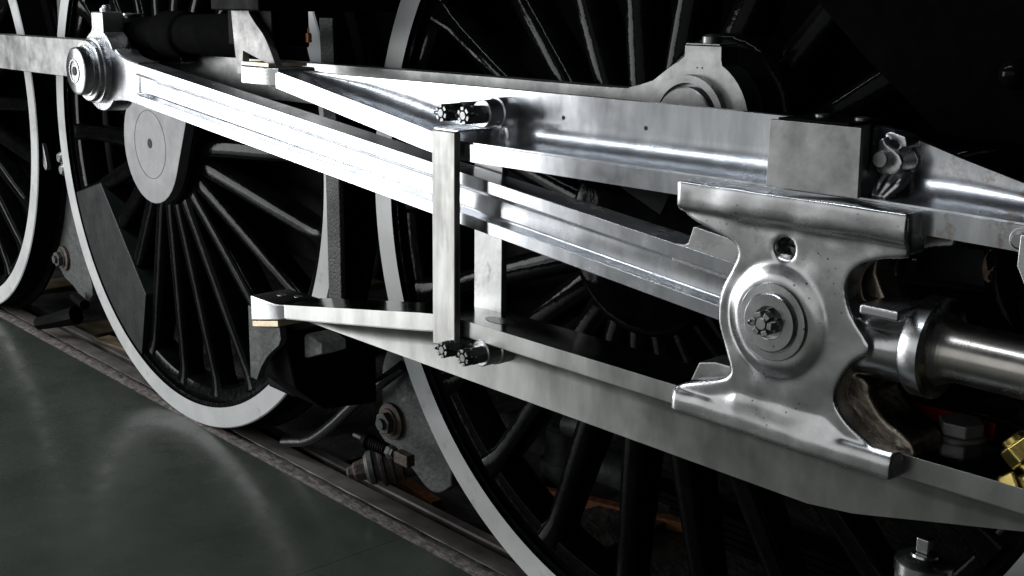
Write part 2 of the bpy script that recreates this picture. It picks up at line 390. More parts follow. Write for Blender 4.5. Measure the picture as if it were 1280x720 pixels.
wa = wheel(0, 'middle spoked driving wheel with a grey crank face and the connecting rod on its pin')
wb = copy_tree(wa, None, Vector((WB, 0, 0))); wb['label'] = 'large black spoked wheel at the right, behind the crosshead and slide bars'
wc = copy_tree(wa, None, Vector((-2.30, 0, 0))); wc['label'] = 'rear spoked wheel cut by the left edge of the photo'
# extras of the middle wheel: polished crank face, balance weight
prism('crank_face', hull_web(0.207, 0.150), -0.086, -0.05, AXLE, wa, 0.002, label='grey polished crank face with a centre hole')
for rr, d in ((0.118, 0.0012),):
    bm = bmesh.new(); add_ring(bm, (0, -0.086, 0.0), (0, 1, 0), [(-0.0008, rr), (-0.0008, rr+0.0015), (0.002, rr+0.0015), (0.002, rr)], 80)
    finish('axle_end_ring', bm, HOLE, wa)
lathe('centre_hole', (0, -0.0872, 0.004), (0, 1, 0), [(0, 0.0), (0, 0.017), (0.004, 0.017)], HOLE, wa, 24)
pts = arc(0, 0, 0.950, -162.5, -113.5, 16)+[(-0.306, -0.612), (-0.656, -0.217)]
prism('balance_weight', pts, 0.004, 0.10, BALANCE, wa, 0.004, label='dark green grey segment bolted between the spokes near the rim')
# crank pin on middle wheel
pin = lathe('crank_pin', (PX, -0.41, PZ), (0, 1, 0), [(0, 0.020), (0.0, 0.066), (0.004, 0.073), (0.014, 0.075), (0.030, 0.075), (0.031, 0.079), (0.040, 0.079), (0.041, 0.075), (0.075, 0.075), (0.075, 0.06), (0.36, 0.06)], STEEL, wa, 56)
bm = bmesh.new(); add_ring(bm, (PX, -0.41, PZ), (0, 1, 0), [(-0.003, 0.032), (-0.003, 0.037), (0.003, 0.038), (0.003, 0.031)], 40); finish('pin_ring', bm, STEEL, pin)
lathe('pin_hole', (PX, -0.4125, PZ), (0, 1, 0), [(0, 0.0), (0, 0.014), (0.004, 0.014)], HOLE, pin, 20)
# plain pin on the right wheel
pin = lathe('crank_pin', (WB+PX+0.012, -0.172, PZ), (0, 1, 0), [(0, 0.0), (0.0, 0.064), (0.002, 0.0665), (0.05, 0.0665), (0.25, 0.06)], DULL, wb, 56)
bm = bmesh.new(); add_ring(bm, (WB+PX+0.012, -0.172, PZ), (0, 1, 0), [(0.008, 0.074), (0.008, 0.088), (0.03, 0.090), (0.03, 0.074)], 48); finish('bush', bm, DULL, pin)

# ================================================================ coupling rods
# rear rod (rear wheel to middle wheel)
o = prism('coupling_rod', sm2([(-2.2, 0.216), (-0.30, 0.216)], 2)+sm2([(-0.12, 0.212), (0.06, 0.185), (0.14, 0.15)], 3)+arc(PX, PZ, 0.125, -80, 80, 12)+sm2([(0.14, 0.39), (0.06, 0.372), (-0.12, 0.353)], 3)+[(-0.30, 0.352), (-2.2, 0.352)], -0.185, -0.12, DULL, None, 0.002)
tag(o, 'plain flat coupling rod leaving the left edge of the photo towards the crank pin', 'coupling rod')
rc = thing('coupling_rod', 'coupling rod behind the top slide bar with an oil cup boss at its right end', 'coupling rod', (1.3, -0.13, 0.27))
up = [(0.30, 0.362), (0.38, 0.333), (0.50, 0.3265), (0.9, 0.3265), (1.72, 0.3265), (WB-0.02, 0.3235), (WB+0.05, 0.328), (WB+0.105, 0.343)]
bx, bz = WB+0.212, 0.268
top = sm2(up, 5)+arc(bx, bz, 0.122, 134, 112, 3)[1:]+[(WB+0.1805, 0.392), (WB+0.181, 0.412), (WB+0.266, 0.412), (WB+0.267, 0.388)]
outl = arc(0.20, PZ, 0.118, 250, 50, 18)+top+arc(bx, bz, 0.124, 62, -60, 16)+sm2([(WB+0.10, 0.200), (WB+0.02, 0.216), (WB-0.1, 0.218)], 4)+[(0.5, 0.218)]
prism('rod', outl, -0.150, -0.098, DULL, rc, 0.003)
box('oil_cup_cover', WB+0.1835, WB+0.2635, -0.1515, -0.10, 0.4135, 0.4165, DULL, rc, 0.001)
lathe('oil_plug', (WB+0.223, -0.124, 0.4165), (0, 0, 1), [(0, 0.018), (0.012, 0.018), (0.016, 0.012), (0.018, 0)], DULL, rc, 18)
for dx in (-0.008, 0.004): lathe('punch_mark', (WB+0.22+dx, -0.1504, 0.372), (0, 1, 0), [(0, 0), (0, 0.0016), (0.003, 0.0016)], HOLE, rc, 8)

# ================================================================ connecting rod
cr = thing('connecting_rod', 'long fluted connecting rod running from the left crank pin down to the crosshead', 'connecting rod', (1.5, -0.3, 0.13))
A0 = Vector((PX, 0, PZ)); B0 = Vector((2.815, 0, -0.002)); ud = (B0-A0).normalized(); wd = Vector((-ud.z, 0, ud.x)); L = (B0-A0).length
def CR(s, h, y): v = A0+ud*s+wd*h; return (v.x, y, v.z)
st = [0.10, 0.16, 0.22, 0.262, 0.280, 0.300, 0.330, 0.37] + [0.37+i*(2.50-0.37)/24 for i in range(1, 25)] + [2.56]
secs = []
for s in st:
    t = s/L; H = 0.0615-0.0085*t
    dep = 0.0 if s <= 0.262 else min(1, (s-0.262)/0.07)**0.6
    if s > 2.5: dep = 1
    dd = 0.019*dep; tf = 0.028-0.003*t; rf = 0.012
    H += 0.02*max(0, (0.24-s)/0.14)**2
    def half(sgn):
        yf = -0.300+sgn*0.035; yi = -0.300+sgn*(0.035-dd)
        q = [(H, yf), (H-tf, yf)]
        for k in range(1, 5): a = k/4*math.pi/2; q.append((H-tf-0.003-rf*(1-math.cos(a))*0.9, yf-sgn*dd*math.sin(a)))
        q2 = [(-h, y) for h, y in q[::-1]]
        return q+q2
    F = half(-1); Bk = half(1)[::-1]
    secs.append([CR(s, h, y) for h, y in F+Bk])
loft('rod_shank', secs, RODSTEEL, cr, 0.0012)
# big end with oil cup tongue
be = sm2([(0.470, 0.305), (0.42, 0.3105), (0.36, 0.322), (0.318, 0.342)], 4)+arc(PX, PZ, 0.128, 25, 66, 6)+[(0.243, 0.402), (0.243, 0.452), (0.158, 0.452), (0.157, 0.402)]+arc(PX, PZ, 0.128, 110, 318, 26)+sm2([(0.31, 0.186), (0.36, 0.190), (0.45, 0.184)], 4)
prism('big_end', be, -0.332, -0.262, STEEL, cr, 0.004)
lathe('bush_flange', (PX, -0.372, PZ), (0, 1, 0), [(0, 0.080), (0, 0.093), (0.004, 0.096), (0.016, 0.096), (0.018, 0.103), (0.045, 0.103)], STEEL, cr, 56)
lathe('oil_plug', (0.2, -0.297, 0.452), (0, 0, 1), [(0, 0.022), (0.01, 0.022), (0.02, 0.014), (0.022, 0)], STEEL, cr, 18)
# little end block
prism('little_end', sm2([(2.560, 0.078), (2.586, 0.0785)], 2)+[(2.594, 0.083), (2.604, 0.1135), (2.700, 0.1015), (2.80, 0.09), (2.80, -0.05), (2.70, -0.045), (2.70, 0.03), (2.56, 0.045)], -0.3325, -0.268, STEEL, cr, 0.002)

# ================================================================ slide bars
ZT = 0.3155; YF, YB = -0.360, -0.240
def bar_mesh(sign, mat):
    st = [(1.300, 0.278, 0.317, ZT), (1.45, 0.2535, 0.2945, ZT), (1.60, 0.2285, 0.2705, ZT), (1.75, 0.2040, 0.2470, ZT), (1.87, 0.1840, 0.2275, ZT), (1.93, 0.1755, 0.2165, ZT),
          (1.975, 0.1715, 0.2105, ZT), (2.02, 0.1700, 0.2085, ZT), (2.3, 0.1695, 0.2080, ZT-0.001), (2.60, 0.1690, 0.2075, ZT-0.003), (2.84, 0.1690, 0.2075, ZT-0.006), (2.925, 0.169, 0.2075, ZT-0.008), (2.96, 0.1680, 0.2070, 0.299),
          (3.05, 0.1670, 0.206, 0.272), (3.16, 0.165, 0.204, 0.243), (3.27, 0.163, 0.203, 0.213), (3.40, 0.162, 0.2025, 0.206)]
    secs = []
    for x, zi, zf, zt in st:
        if sign < 0: zt = max(zt, 0.336) if x < 2.88 else {2.925: 0.325, 2.96: 0.3170, 3.05: 0.295, 3.16: 0.269, 3.27: 0.242, 3.40: 0.212}[x]
        zt = max(zt, zf+0.0015); rr = min(0.050, (zt-zf)*0.92); yw = -0.288
        ax_ = min(0.052, 0.012+rr)
        q = [(-0.312, zt), (yw, zt)]
        q = [(yw, zt)]
        for k in range(0, 9):
            a = k/8*math.pi/2
            # cove from the web down on to the flange shelf
            q.append((yw-ax_*(1-math.cos(a)), zf+rr*(1-math.sin(a))))
        q += [(-0.3555, zf), (-0.3558, zf-0.003), (YF, zf-0.0035), (YF, zi), (YB, zi), (YB, zf), (-0.300+0.012+0.006, zf), (-0.282+0.01, zf+rr*0.3), (-0.272, zt)]
        # web is 16 mm: back face
        q[-1] = (-0.270, zt); q[-2] = (-0.270, zf+0.004)
        secs.append([(x, y, sign*z) for y, z in q])
    return secs
def top_dark(o):
    o.data.materials.append(TOPREFL)
    for p in o.data.polygons:
        if p.normal.z > 0.9: p.material_index = 1  # upward faces take the steel with the dark reflection in its colour
def slide_bar(sign, label):
    root = thing('slide_bar', label, 'slide bar', (2.1, -0.3, sign*0.25), 'slide bars above and below the crosshead')
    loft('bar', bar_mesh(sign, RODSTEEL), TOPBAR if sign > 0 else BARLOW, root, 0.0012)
    if sign < 0: top_dark(root.children[0])
    s = sign
    # tip: squared pad, standing a little proud, with a stepped facet to the flange
    bm = bmesh.new()
    plan = [(1.140, -0.366), (1.272, -0.366), (1.302, -0.352), (1.302, -0.245), (1.14, -0.245)]
    lo = [bm.verts.new((x, y, s*(0.281 if i in (0, 1, 4) else 0.279))) for i, (x, y) in enumerate(plan)]
    hi = [bm.verts.new((x, y, s*(0.326 if s > 0 else (0.3515 if i in (0, 4) else (0.325 if i == 1 else 0.318))))) for i, (x, y) in enumerate(plan)]
    bm.faces.new(lo); bm.faces.new(hi[::-1])
    for i in range(5): bm.faces.new((lo[i], hi[i], hi[(i+1) % 5], lo[(i+1) % 5]))
    tip = finish('bar_tip', bm, STEEL, root, 0.004)
    if sign < 0: top_dark(tip)
    sh = [(1.141, 0.3275), (1.272, 0.3275), (1.272, 0.3365), (1.141, 0.3365)] if s > 0 else [(1.141, -0.353), (1.272, -0.3265), (1.272, -0.342), (1.141, -0.3685)]
    prism('shim', sh, -0.363, -0.25, BRONZE, root, 0.001)
    return root
tb = slide_bar(1, 'upper polished slide bar with a bright cove along its face and two small oil holes')
lb = slide_bar(-1, 'lower slide bar with an oily top face coloured dark for its reflection, under the crosshead')
for x, z in ((2.237, 0.270), (2.449, 0.267)): lathe('oil_hole', (x, -0.2886, z), (0, 1, 0), [(0, 0), (0, 0.0042), (0.004, 0.0042)], HOLE, tb, 14)
# bolts through the tip of the lower bar
for x, y in ((1.19, -0.30), (1.235, -0.275)): lathe('flush_bolt', (x, y, -0.2808), (0, 0, 1), [(0, 0.014), (0.001, 0.013), (0.001, 0)], STEEL, lb, 18)
# oil pocket sunk in the lower bar: dark oval with bright rim
bm = bmesh.new()
ov = [(2.075+0.040*math.cos(a)*(1), -0.305+0.020*math.sin(a)) for a in [2*math.pi*i/28 for i in range(28)]]
vb_ = [bm.verts.new((x, y, -0.1692)) for x, y in ov]; bm.faces.new(vb_)
finish('oil_pocket', bm, NUT, lb)
# little bolt at left of the cover plate, top bar
prism('bolt_head', hexpts(2.771, 0.272, 0.013, 15), -0.312, -0.288, STEEL, tb, 0.0015)
# raised pad and hex bolt near the right of the lower bar
for (x, y, z0, lab) in ((3.062, -0.222, -0.1655, None),):
    box('bolt_pad', 3.01, 3.13, -0.2395, -0.175, -0.21, -0.1672, TOPREFL, lb, 0.003)
    pd = lathe('bolt_washer', (x, y, z0-0.006), (0, 0, 1), [(0, 0.040), (0.008, 0.040), (0.010, 0.038)], BOLTG, lb, 32)
    bm = bmesh.new(); h = hexpts(x, 0, 0.036, 8)
    vv = [[bm.verts.new((px, y+pz, zz)) for px, pz in h] for zz in (z0+0.004, z0+0.026)]
    bm.faces.new(vv[0]); bm.faces.new(vv[1][::-1])
    for i in range(6): bm.faces.new((vv[0][i], vv[1][i], vv[1][(i+1) % 6], vv[0][(i+1) % 6]))
    finish('hex_bolt', bm, BOLTG, lb, 0.003)

# cover plate clamped on the upper bar
cp = thing('cover_plate', 'plain grey square cover plate clamped over the upper slide bar above the crosshead', 'plate', (2.86, -0.35, 0.21))
prism('plate', [(2.781, 0.209), (2.944, 0.209), (2.941, 0.3125), (2.781, 0.3135)], -0.380, -0.372, DULL, cp, 0.0012)
box('packing', 2.786, 2.905, -0.372, -0.292, 0.222, 0.3115, DULL, cp, 0.0015)
box('top_strap', 2.790, 2.915, -0.371, -0.265, 0.3125, 0.3165, MATT, cp, 0.001)
for x in (2.83, 2.90): lathe('stud', (x, -0.31, 0.3165), (0, 0, 1), [(0, 0.012), (0.004, 0.012), (0.005, 0.009), (0.005, 0)], DULL, cp, 16)
# lubricator union beside the plate (worn bright bolt with lugs)
lu = thing('clamp_bolt', 'bright worn clamp bolt with tapered lugs right of the grey cover plate', 'bolt', (2.96, -0.33, 0.25))
lathe('bolt', (2.958, -0.352, 0.266), (0, 1, 0), [(0, 0.0), (0, 0.0110), (0.002, 0.0130), (0.03, 0.0130)], DULL, lu, 24)
bm = bmesh.new()
add_prism(bm, sm2([(2.944, 0.290), (2.952, 0.297), (2.958, 0.288), (2.978, 0.276), (2.986, 0.262), (2.978, 0.247), (2.955, 0.243), (2.944, 0.248)], 4), -0.337, -0.29)
add_prism(bm, [(2.944, 0.300), (2.956, 0.306), (2.982, 0.299), (2.986, 0.284), (2.976, 0.282), (2.966, 0.292), (2.95, 0.293)], -0.325, -0.285)
h = finish('lug', bm, BROWNSTEEL, lu); h.data.materials[0] = STEEL; castify(h, 0.0022, 3)
bm = bmesh.new()
for k, (xt, xb) in enumerate(((2.949, 2.946), (2.964, 2.952), (2.980, 2.960))):
    add_tube(bm, [(xt+0.003, -0.312, 0.243), (xt-0.002, -0.326, 0.228), (xb, -0.336, 0.207)], [0.010, 0.009, 0.006], 10)
h = finish('tapered_finger', bm, STEEL, lu); castify(h, 0.0020, 3)

# ================================================================ stay joining the two slide bars
sy = thing('slide_bar_stay', 'upright steel stay with four castellated nuts tying the two slide bars together', 'stay', (1.98, -0.38, -0.24))
prism('front_post', [(1.9435, -0.235), (2.019, -0.228), (2.019, 0.2285), (1.9435, 0.2285)], -0.382, -0.366, POST, sy, 0.0028, label='pale flat upright bar in front')
prism('rear_post', [(1.935, -0.176), (2.026, -0.176), (2.026, 0.17), (1.935, 0.17)], -0.256, -0.2405, WORN, sy, 0.0015, label='pitted upright bar behind the connecting rod')
for s in (1, -1):
    zz = sorted((s*0.2290, s*0.2350))
    bm = bmesh.new(); add_prism(bm, [(1.950, zz[0]), (2.022, zz[0]), (2.040, zz[1]), (1.950, zz[1])], -0.381, -0.289)
    finish('foot', bm, STEEL, sy, 0.002)
    zn = 0.270 if s > 0 else -0.2295
    for xn, yb_, big in ((2.006, -0.360, 0), (2.080, -0.364, 1)):
        y1 = -0.284 - yb_
        prof = [(0, 0.026), (0.002, 0.0285), (0.036, 0.0285), (0.038, 0.0315), (y1, 0.0315)] if big else [(0, 0.018), (0.006, 0.019), (y1, 0.019)]
        lathe('boss', (xn, yb_, zn), (0, 1, 0), prof, STEEL, sy, 32)
        castle_nut(sy, xn, yb_-0.001, zn-0.001, 0.0205, 0.047)

# ================================================================ crosshead
ch = thing('crosshead', 'heavy polished steel crosshead with top and bottom slippers and a central pin', 'crosshead', (2.83, -0.3, -0.2))
cheek = ([(2.617, 0.202), (3.038, 0.2015), (3.038, 0.139)] + sm2([(3.030, 0.134), (2.995, 0.126), (2.959, 0.109), (2.943, 0.081), (2.949, 0.050), (2.964, 0.026), (2.980, 0.008), (2.990, -0.006), (2.985, -0.020), (2.964, -0.037), (2.944, -0.072), (2.939, -0.104), (2.963, -0.132), (3.006, -0.156)], 4)
         + [(3.030, -0.166), (3.045, -0.174), (3.046, -0.2005), (2.66, -0.2010)] + sm2([(2.632, -0.200), (2.622, -0.190), (2.622, -0.164), (2.642, -0.149), (2.675, -0.138), (2.712, -0.126), (2.737, -0.113), (2.742, -0.097), (2.724, -0.062), (2.712, -0.030), (2.710, 0.000), (2.717, 0.035), (2.732, 0.070), (2.742, 0.095), (2.731, 0.113), (2.687, 0.128), (2.644, 0.140), (2.618, 0.158)], 4))
hole = arc(2.831, 0.1165, 0.0185, 0, 345, 23)
bm = bmesh.new()
add_prism(bm, cheek, -0.392, -0.345, [hole])
add_prism(bm, cheek, -0.255, -0.208, [hole])
# slippers: thicker rolls along the top and the bottom
add_prism_yz(bm, [(-0.391, 0.150), (-0.400, 0.160), (-0.402, 0.170), (-0.401, 0.2015), (-0.362, 0.2015), (-0.362, 0.150)], 2.619, 3.037)
add_box(bm, 2.622, 3.036, -0.39, -0.21, 0.160, 0.185)
add_prism_yz(bm, [(-0.390, -0.156), (-0.397, -0.164), (-0.401, -0.176), (-0.401, -0.2005), (-0.362, -0.2005), (-0.362, -0.160)], 2.628, 3.045)
add_box(bm, 2.63, 3.045, -0.39, -0.21, -0.200, -0.173)
def ramp_web(stations, zb):
    sg_ = 1 if zb > 0 else -1
    rg = [[bm.verts.new(v) for v in ((x, -0.386, zt), (x, -0.3865-0.6*d, zt+(zb-zt)*0.5), (x, -0.3865-d, zb-0.0), (x, -0.362, zb), (x, -0.362, zt))] for x, zt, d in stations]
    for p, q in zip(rg, rg[1:]):
        for k in range(5): bm.faces.new((p[k], q[k], q[(k+1) % 5], p[(k+1) % 5]))
    bm.faces.new(rg[0]); bm.faces.new(rg[-1][::-1])
ramp_web([(2.64, -0.166, 0.006), (2.70, -0.142, 0.012), (2.76, -0.112, 0.0145), (2.92, -0.112, 0.0145), (2.965, -0.146, 0.012), (3.03, -0.172, 0.006)], -0.180)
ramp_web([(2.63, 0.162, 0.006), (2.70, 0.146, 0.012), (2.75, 0.132, 0.0145), (2.93, 0.136, 0.0145), (2.98, 0.142, 0.012), (3.03, 0.156, 0.008)], 0.172)
# core between the cheeks and the socket for the piston rod
add_lathe(bm, (2.83, -0.3, -0.004), (0, 1, 0), [(-0.09, 0.098), (0.09, 0.098)], 48)
ells = [(2.85, 0.091, 0.074), (2.93, 0.0925, 0.068), (2.965, 0.091, 0.064), (2.995, 0.084, 0.062), (3.030, 0.074, 0.064)]
rg = [[bm.verts.new((x, -0.3+a*math.cos(2*math.pi*k/40), -0.0105+c*math.sin(2*math.pi*k/40))) for k in range(40)] for x, a, c in ells]
for p, q in zip(rg, rg[1:]):
    for k in range(40): bm.faces.new((p[k], q[k], q[(k+1) % 40], p[(k+1) % 40]))
bm.faces.new(rg[0]); bm.faces.new(rg[-1][::-1])
# pin boss on the front cheek
add_lathe(bm, (2.826, -0.392, 0.000), (0, -1, 0), [(-0.012, 0.112), (-0.002, 0.098), (0.004, 0.085), (0.009, 0.072)], 56)
body = finish('crosshead_body', bm, CAST, ch); castify(body, 0.0030, 8, 0.5)
tx = bpy.data.textures.new('cast_lumps', 'CLOUDS'); tx.noise_scale = 0.09; tx.noise_depth = 1
dm = body.modifiers.new('lumps', 'DISPLACE'); dm.texture = tx; dm.strength = 0.007; dm.mid_level = 0.5; body.modifiers.new('even', 'SMOOTH').iterations = 2; dm.texture_coords = 'GLOBAL'
# scooped ribs between the cheeks, darker and oily
for pts, y0, y1 in ((sm2([(2.90, 0.155), (2.965, 0.150), (2.957, 0.118), (2.953, 0.092), (2.965, 0.066), (2.972, 0.052), (2.955, 0.044), (2.92, 0.05)], 4), -0.325, -0.275),
                    (sm2([(2.90, -0.060), (2.965, -0.074), (2.975, -0.098), (3.000, -0.126), (3.035, -0.143), (3.052, -0.157), (3.048, -0.176), (2.96, -0.176), (2.90, -0.17)], 5), -0.350, -0.262)):
    bm = bmesh.new(); add_prism(bm, pts, y0, y1)
    h = finish('scooped_rib', bm, BROWNSTEEL, ch); castify(h, 0.003, 5)
prism('oil_wiper', [(2.606, -0.168), (2.624, -0.128), (2.660, -0.120), (2.70, -0.120), (2.70, -0.168)], -0.325, -0.255, DULL, ch, 0.004)
# pin washer, retaining nut
wz = 0.001; wx = 2.826
wsh = lathe('pin_washer', (wx, -0.404, wz), (0, -1, 0), [(-0.01, 0.063), (0.001, 0.063), (0.003, 0.0615), (0.0035, 0.050), (0.002, 0.049), (0.002, 0.0475), (0.009, 0.0472), (0.0105, 0.0455), (0.0105, 0.0275), (0.0095, 0.0265), (-0.006, 0.0260), (-0.006, 0)], CAST, ch, 64)
castle_nut(wsh, wx-0.001, -0.399, wz+0.001, 0.0225, 0.034, DULL, 25)
# cotter through the rod socket
bm = bmesh.new(); add_box(bm, 2.968, 3.034, -0.394, -0.30, 0.040, 0.057)
ct = finish('cotter', bm, STEEL, ch, 0.005)

# ================================================================ piston rod
pr = thing('piston_rod', 'polished round piston rod with a broad collar entering the crosshead from the right', 'piston rod', (3.2, -0.3, -0.02))
RZ = -0.011
lathe('collar', (3.026, -0.3, RZ), (1, 0, 0), [(0, 0.064), (0.0, 0.075), (0.004, 0.0775), (0.030, 0.0775), (0.034, 0.073), (0.036, 0.050)], CAST, pr, 64)
lathe('rod', (3.058, -0.3, RZ), (1, 0, 0), [(0, 0.058), (0.010, 0.0520), (0.020, 0.0475), (0.032, 0.0450), (0.150, 0.0450), (0.1505, 0.0430), (0.186, 0.0430), (0.1865, 0.0455), (0.6, 0.0455)], PISTON, pr, 64)

# end clamp at the right edge
cl = thing('end_clamp', 'tall bright clamp with a round bolt at the right edge under the upper bar', 'clamp', (3.2, -0.38, 0.1))
prism('clamp_strap', [(3.190, 0.193), (3.26, 0.199), (3.26, 0.06), (3.214, 0.105), (3.190, 0.150)], -0.386, -0.370, STEEL, cl, 0.003)
lathe('clamp_bolt', (3.183, -0.372, 0.1815), (0, 1, 0), [(0, 0), (0, 0.009), (0.003, 0.0125), (0.02, 0.0125)], DULL, cl, 24)
prism('clamp_jaw', arc(3.186, 0.182, 0.0175, 60, 260, 12)+[(3.24, 0.168), (3.24, 0.205)], -0.369, -0.3605, WORN, cl, 0.0015)
# brass union
bu = thing('brass_union', 'shiny yellow brass hexagon union at the right edge beside the steel hex bolt', 'union', (3.19, -0.30, -0.19))
ax = Vector((0.75, 0.0, -0.65)).normalized()
bm = bmesh.new(); add_lathe(bm, (3.178, -0.29, -0.126), ax, [(0, 0.026), (0.003, 0.0295), (0.028, 0.0295), (0.032, 0.026)], 6); finish('hexagon', bm, BRASS, bu, 0.0025)
lathe('union_body', Vector((3.178, -0.29, -0.126))+ax*0.031, ax, [(0, 0.021), (0.012, 0.019), (0.03, 0.024), (0.05, 0.020), (0.09, 0.018)], BRASS, bu, 32)
lathe('union_nose', Vector((3.178, -0.29, -0.126))-ax*0.010, ax, [(0, 0.014), (0.002, 0.018), (0.012, 0.018)], BRASS, bu, 32)

# ================================================================ motion bracket (black casting holding the slide bar tips)
mb = thing('motion_bracket', 'black motion bracket with polished edges holding the left tips of both slide bars', 'bracket', (1.18, 0.0, -0.6))
prism('upper_face', sm2([(1.154, 0.500), (1.154, 0.466), (1.180, 0.438), (1.227, 0.402), (1.262, 0.355), (1.278, 0.326)], 4)+[(1.250, 0.330), (1.12, 0.3615), (1.110, 0.300), (1.087, 0.302), (1.076, 0.368), (1.069, 0.429), (1.063, 0.500)], -0.345, -0.325, FACE, mb, 0.002, label='curved polished edge of the upper arm')
prism('lower_face', [(1.089, -0.322), (1.125, -0.330), (1.140, -0.368), (1.250, -0.352), (1.254, -0.385)]+sm2([(1.241, -0.405), (1.185, -0.446), (1.145, -0.490), (1.120, -0.530)], 4)+[(1.086, -0.530), (1.087, -0.43)], -0.345, -0.325, GREYIRON, mb, 0.002, label='flat grey edge of the lower arm')
bm = bmesh.new()
add_box(bm, 1.075, 1.235, -0.326, -0.215, 0.372, 0.60)
add_box(bm, 1.06, 1.30, -0.40, 0.26, 0.463, 0.75)
add_box(bm, 1.00, 1.12, -0.32, -0.17, 0.372, 0.6)
bmx = finish('upper_arm', bm, MATT, mb, 0.006)
bm = bmesh.new()
add_prism_yz(bm, [(-0.325, -0.375), (-0.20, -0.375), (-0.10, -0.43), (-0.02, -0.44), (-0.02, -0.64), (-0.20, -0.62), (-0.29, -0.54)], 1.07, 1.235)
add_prism_yz(bm, [(-0.20, -0.42), (-0.02, -0.44), (-0.02, -0.655), (-0.20, -0.628)], 0.925, 1.08)
finish('lower_arm', bm, MATT, mb, 0.010)
bm = bmesh.new(); add_prism(bm, [(1.20, -0.425), (1.245, -0.385), (1.315, -0.398), (1.318, -0.425), (1.25, -0.452), (1.20, -0.462)], -0.26, -0.18)
h = finish('lug_pad', bm, STEEL, mb, 0.004, label='small bright rough pad under the lower bar'); h.data.materials[0] = surf('pale_rough_pad', g(0.30), g(0.65), 0, (0.5, 0.7), 60, bump=0.6, bscale=120)
for x, z in ((1.105, 0.405), (1.245, 0.402)):
    lathe('copper_nipple', (x+0.03, -0.245 if x > 1.2 else -0.262, z-0.015), (0, 0, 1), [(0, 0.008), (0.022, 0.008), (0.023, 0.003), (0.034, 0.003)], COPPER, mb, 14)
# small oil pot on the dark casting over the crank pin
dk = thing('reversing_shaft', 'black cylindrical shaft casting above the crank pin at the upper left', 'shaft', (0.2, -0.2, 0.38))
bm = bmesh.new()
add_tube(bm, [(-0.05, -0.19, 0.375), (0.25, -0.20, 0.385), (0.62, -0.21, 0.392), (1.07, -0.22, 0.400)], [0.045, 0.055, 0.058, 0.060], 20)
add_lathe(bm, (0.42, -0.205, 0.388), (1, 0, 0), [(0, 0.07), (0.14, 0.07)], 24)
h = finish('shaft', bm, SHADEBLACK, dk); castify(h, 0.006, 4)
lathe('oil_pot', (0.175, -0.20, 0.432), (0, 0, 1), [(0, 0.026), (0.010, 0.034), (0.014, 0.034), (0.016, 0.03)], STEEL, dk, 24)
bm = bmesh.new(); add_prism(bm, sm2([(0.30, 0.338), (0.36, 0.355), (0.43, 0.34), (0.48, 0.327), (0.48, 0.300), (0.30, 0.300)], 3), -0.20, -0.152); finish('shaft_bearing', bm, BLACK, dk, 0.004)

# ================================================================ frame and cylinder behind
fr = thing('locomotive_frame', 'black frame plate and firebox sides in deep shade behind the wheels', 'frame', (0, 0.3, -0.6))
box('frame_plate', -6, 5, 0.20, 0.24, -0.36, 1.6, MATT, fr, 0.003)
box('running_board', -6, 5, -0.30, 0.5, 1.45, 1.50, MATT, fr, 0.003)
cy = thing('cylinder_block', 'black cylinder end and steam chest in shade at the upper right', 'cylinder', (3.6, 0, 0))
prism('steam_chest_end', [(3.20, 0.265), (2.905, 0.275), (2.750, 0.400), (2.640, 0.50), (2.58, 0.75), (3.6, 0.75), (3.6, 0.265)], -0.075, -0.03, SHADEBLACK, cy, 0.01)
bm = bmesh.new(); add_box(bm, 3.42, 4.1, -0.05, 0.3, -0.35, 0.8); finish('cylinder_casing', bm, MATT, cy, 0.01)
box('valve_spindle_guide', 2.93, 3.25, -0.165, -0.135, 0.060, 0.120, BALANCE, cy, 0.003)
box('red_plate', 2.935, 3.09, -0.168, -0.162, -0.200, -0.152, RED, cy, 0.001, label='strip of bright red paint seen under the piston rod')
box('black_bar', 2.86, 3.5, -0.16, -0.115, -0.148, -0.070, BLACK, cy, 0.006)
lathe('dome_cap', (3.03, -0.10, 0.386), (0, -1, 0), [(-0.03, 0.024), (0.0, 0.024), (0.012, 0.021), (0.020, 0.013), (0.023, 0)], BLACK, cy, 32)
pp = bmesh.new(); add_tube(pp, smoothpath([(3.082, -0.20, 0.18), (3.080, -0.20, 0.120), (3.088, -0.20, 0.07), (3.108, -0.20, 0.03), (3.15, -0.20, -0.04)], 6), 0.0195, 20)
o = finish('bent_pipe', pp, BLACK, None); tag(o, 'black bent pipe rising behind the piston rod with a bare brown patch near its top', 'pipe')
bm = bmesh.new()
pa = [(0.0, 0.0), (0.010, 0.012), (0.004, 0.022), (0.012, 0.040), (-0.002, 0.052), (-0.012, 0.036), (-0.015, 0.018), (-0.008, 0.004)]
vv = []
for a, b in pa:
    vv.append(bm.verts.new((3.079+a, -0.2003-math.sqrt(max(0, 0.0198**2-a*a)), 0.082+b)))
bm.faces.new(vv); po = finish('bare_patch', bm, RUST, o, sharp=180); po.data.materials[0] = surf('bare_brown_metal', (0.12, 0.07, 0.05), (0.30, 0.2, 0.15), 0.3, (0.5, 0.7), 60)
# dull dark plate behind the rod, right of the rear post
o = prism('inside_link', [(2.02, 0.215), (2.12, 0.20), (2.33, 0.12), (2.30, 0.06), (2.20, 0.10), (2.02, 0.185)], -0.06, -0.03, BALANCE, None, 0.003); tag(o, 'dark flat link seen between the upper bar and the connecting rod', 'link')
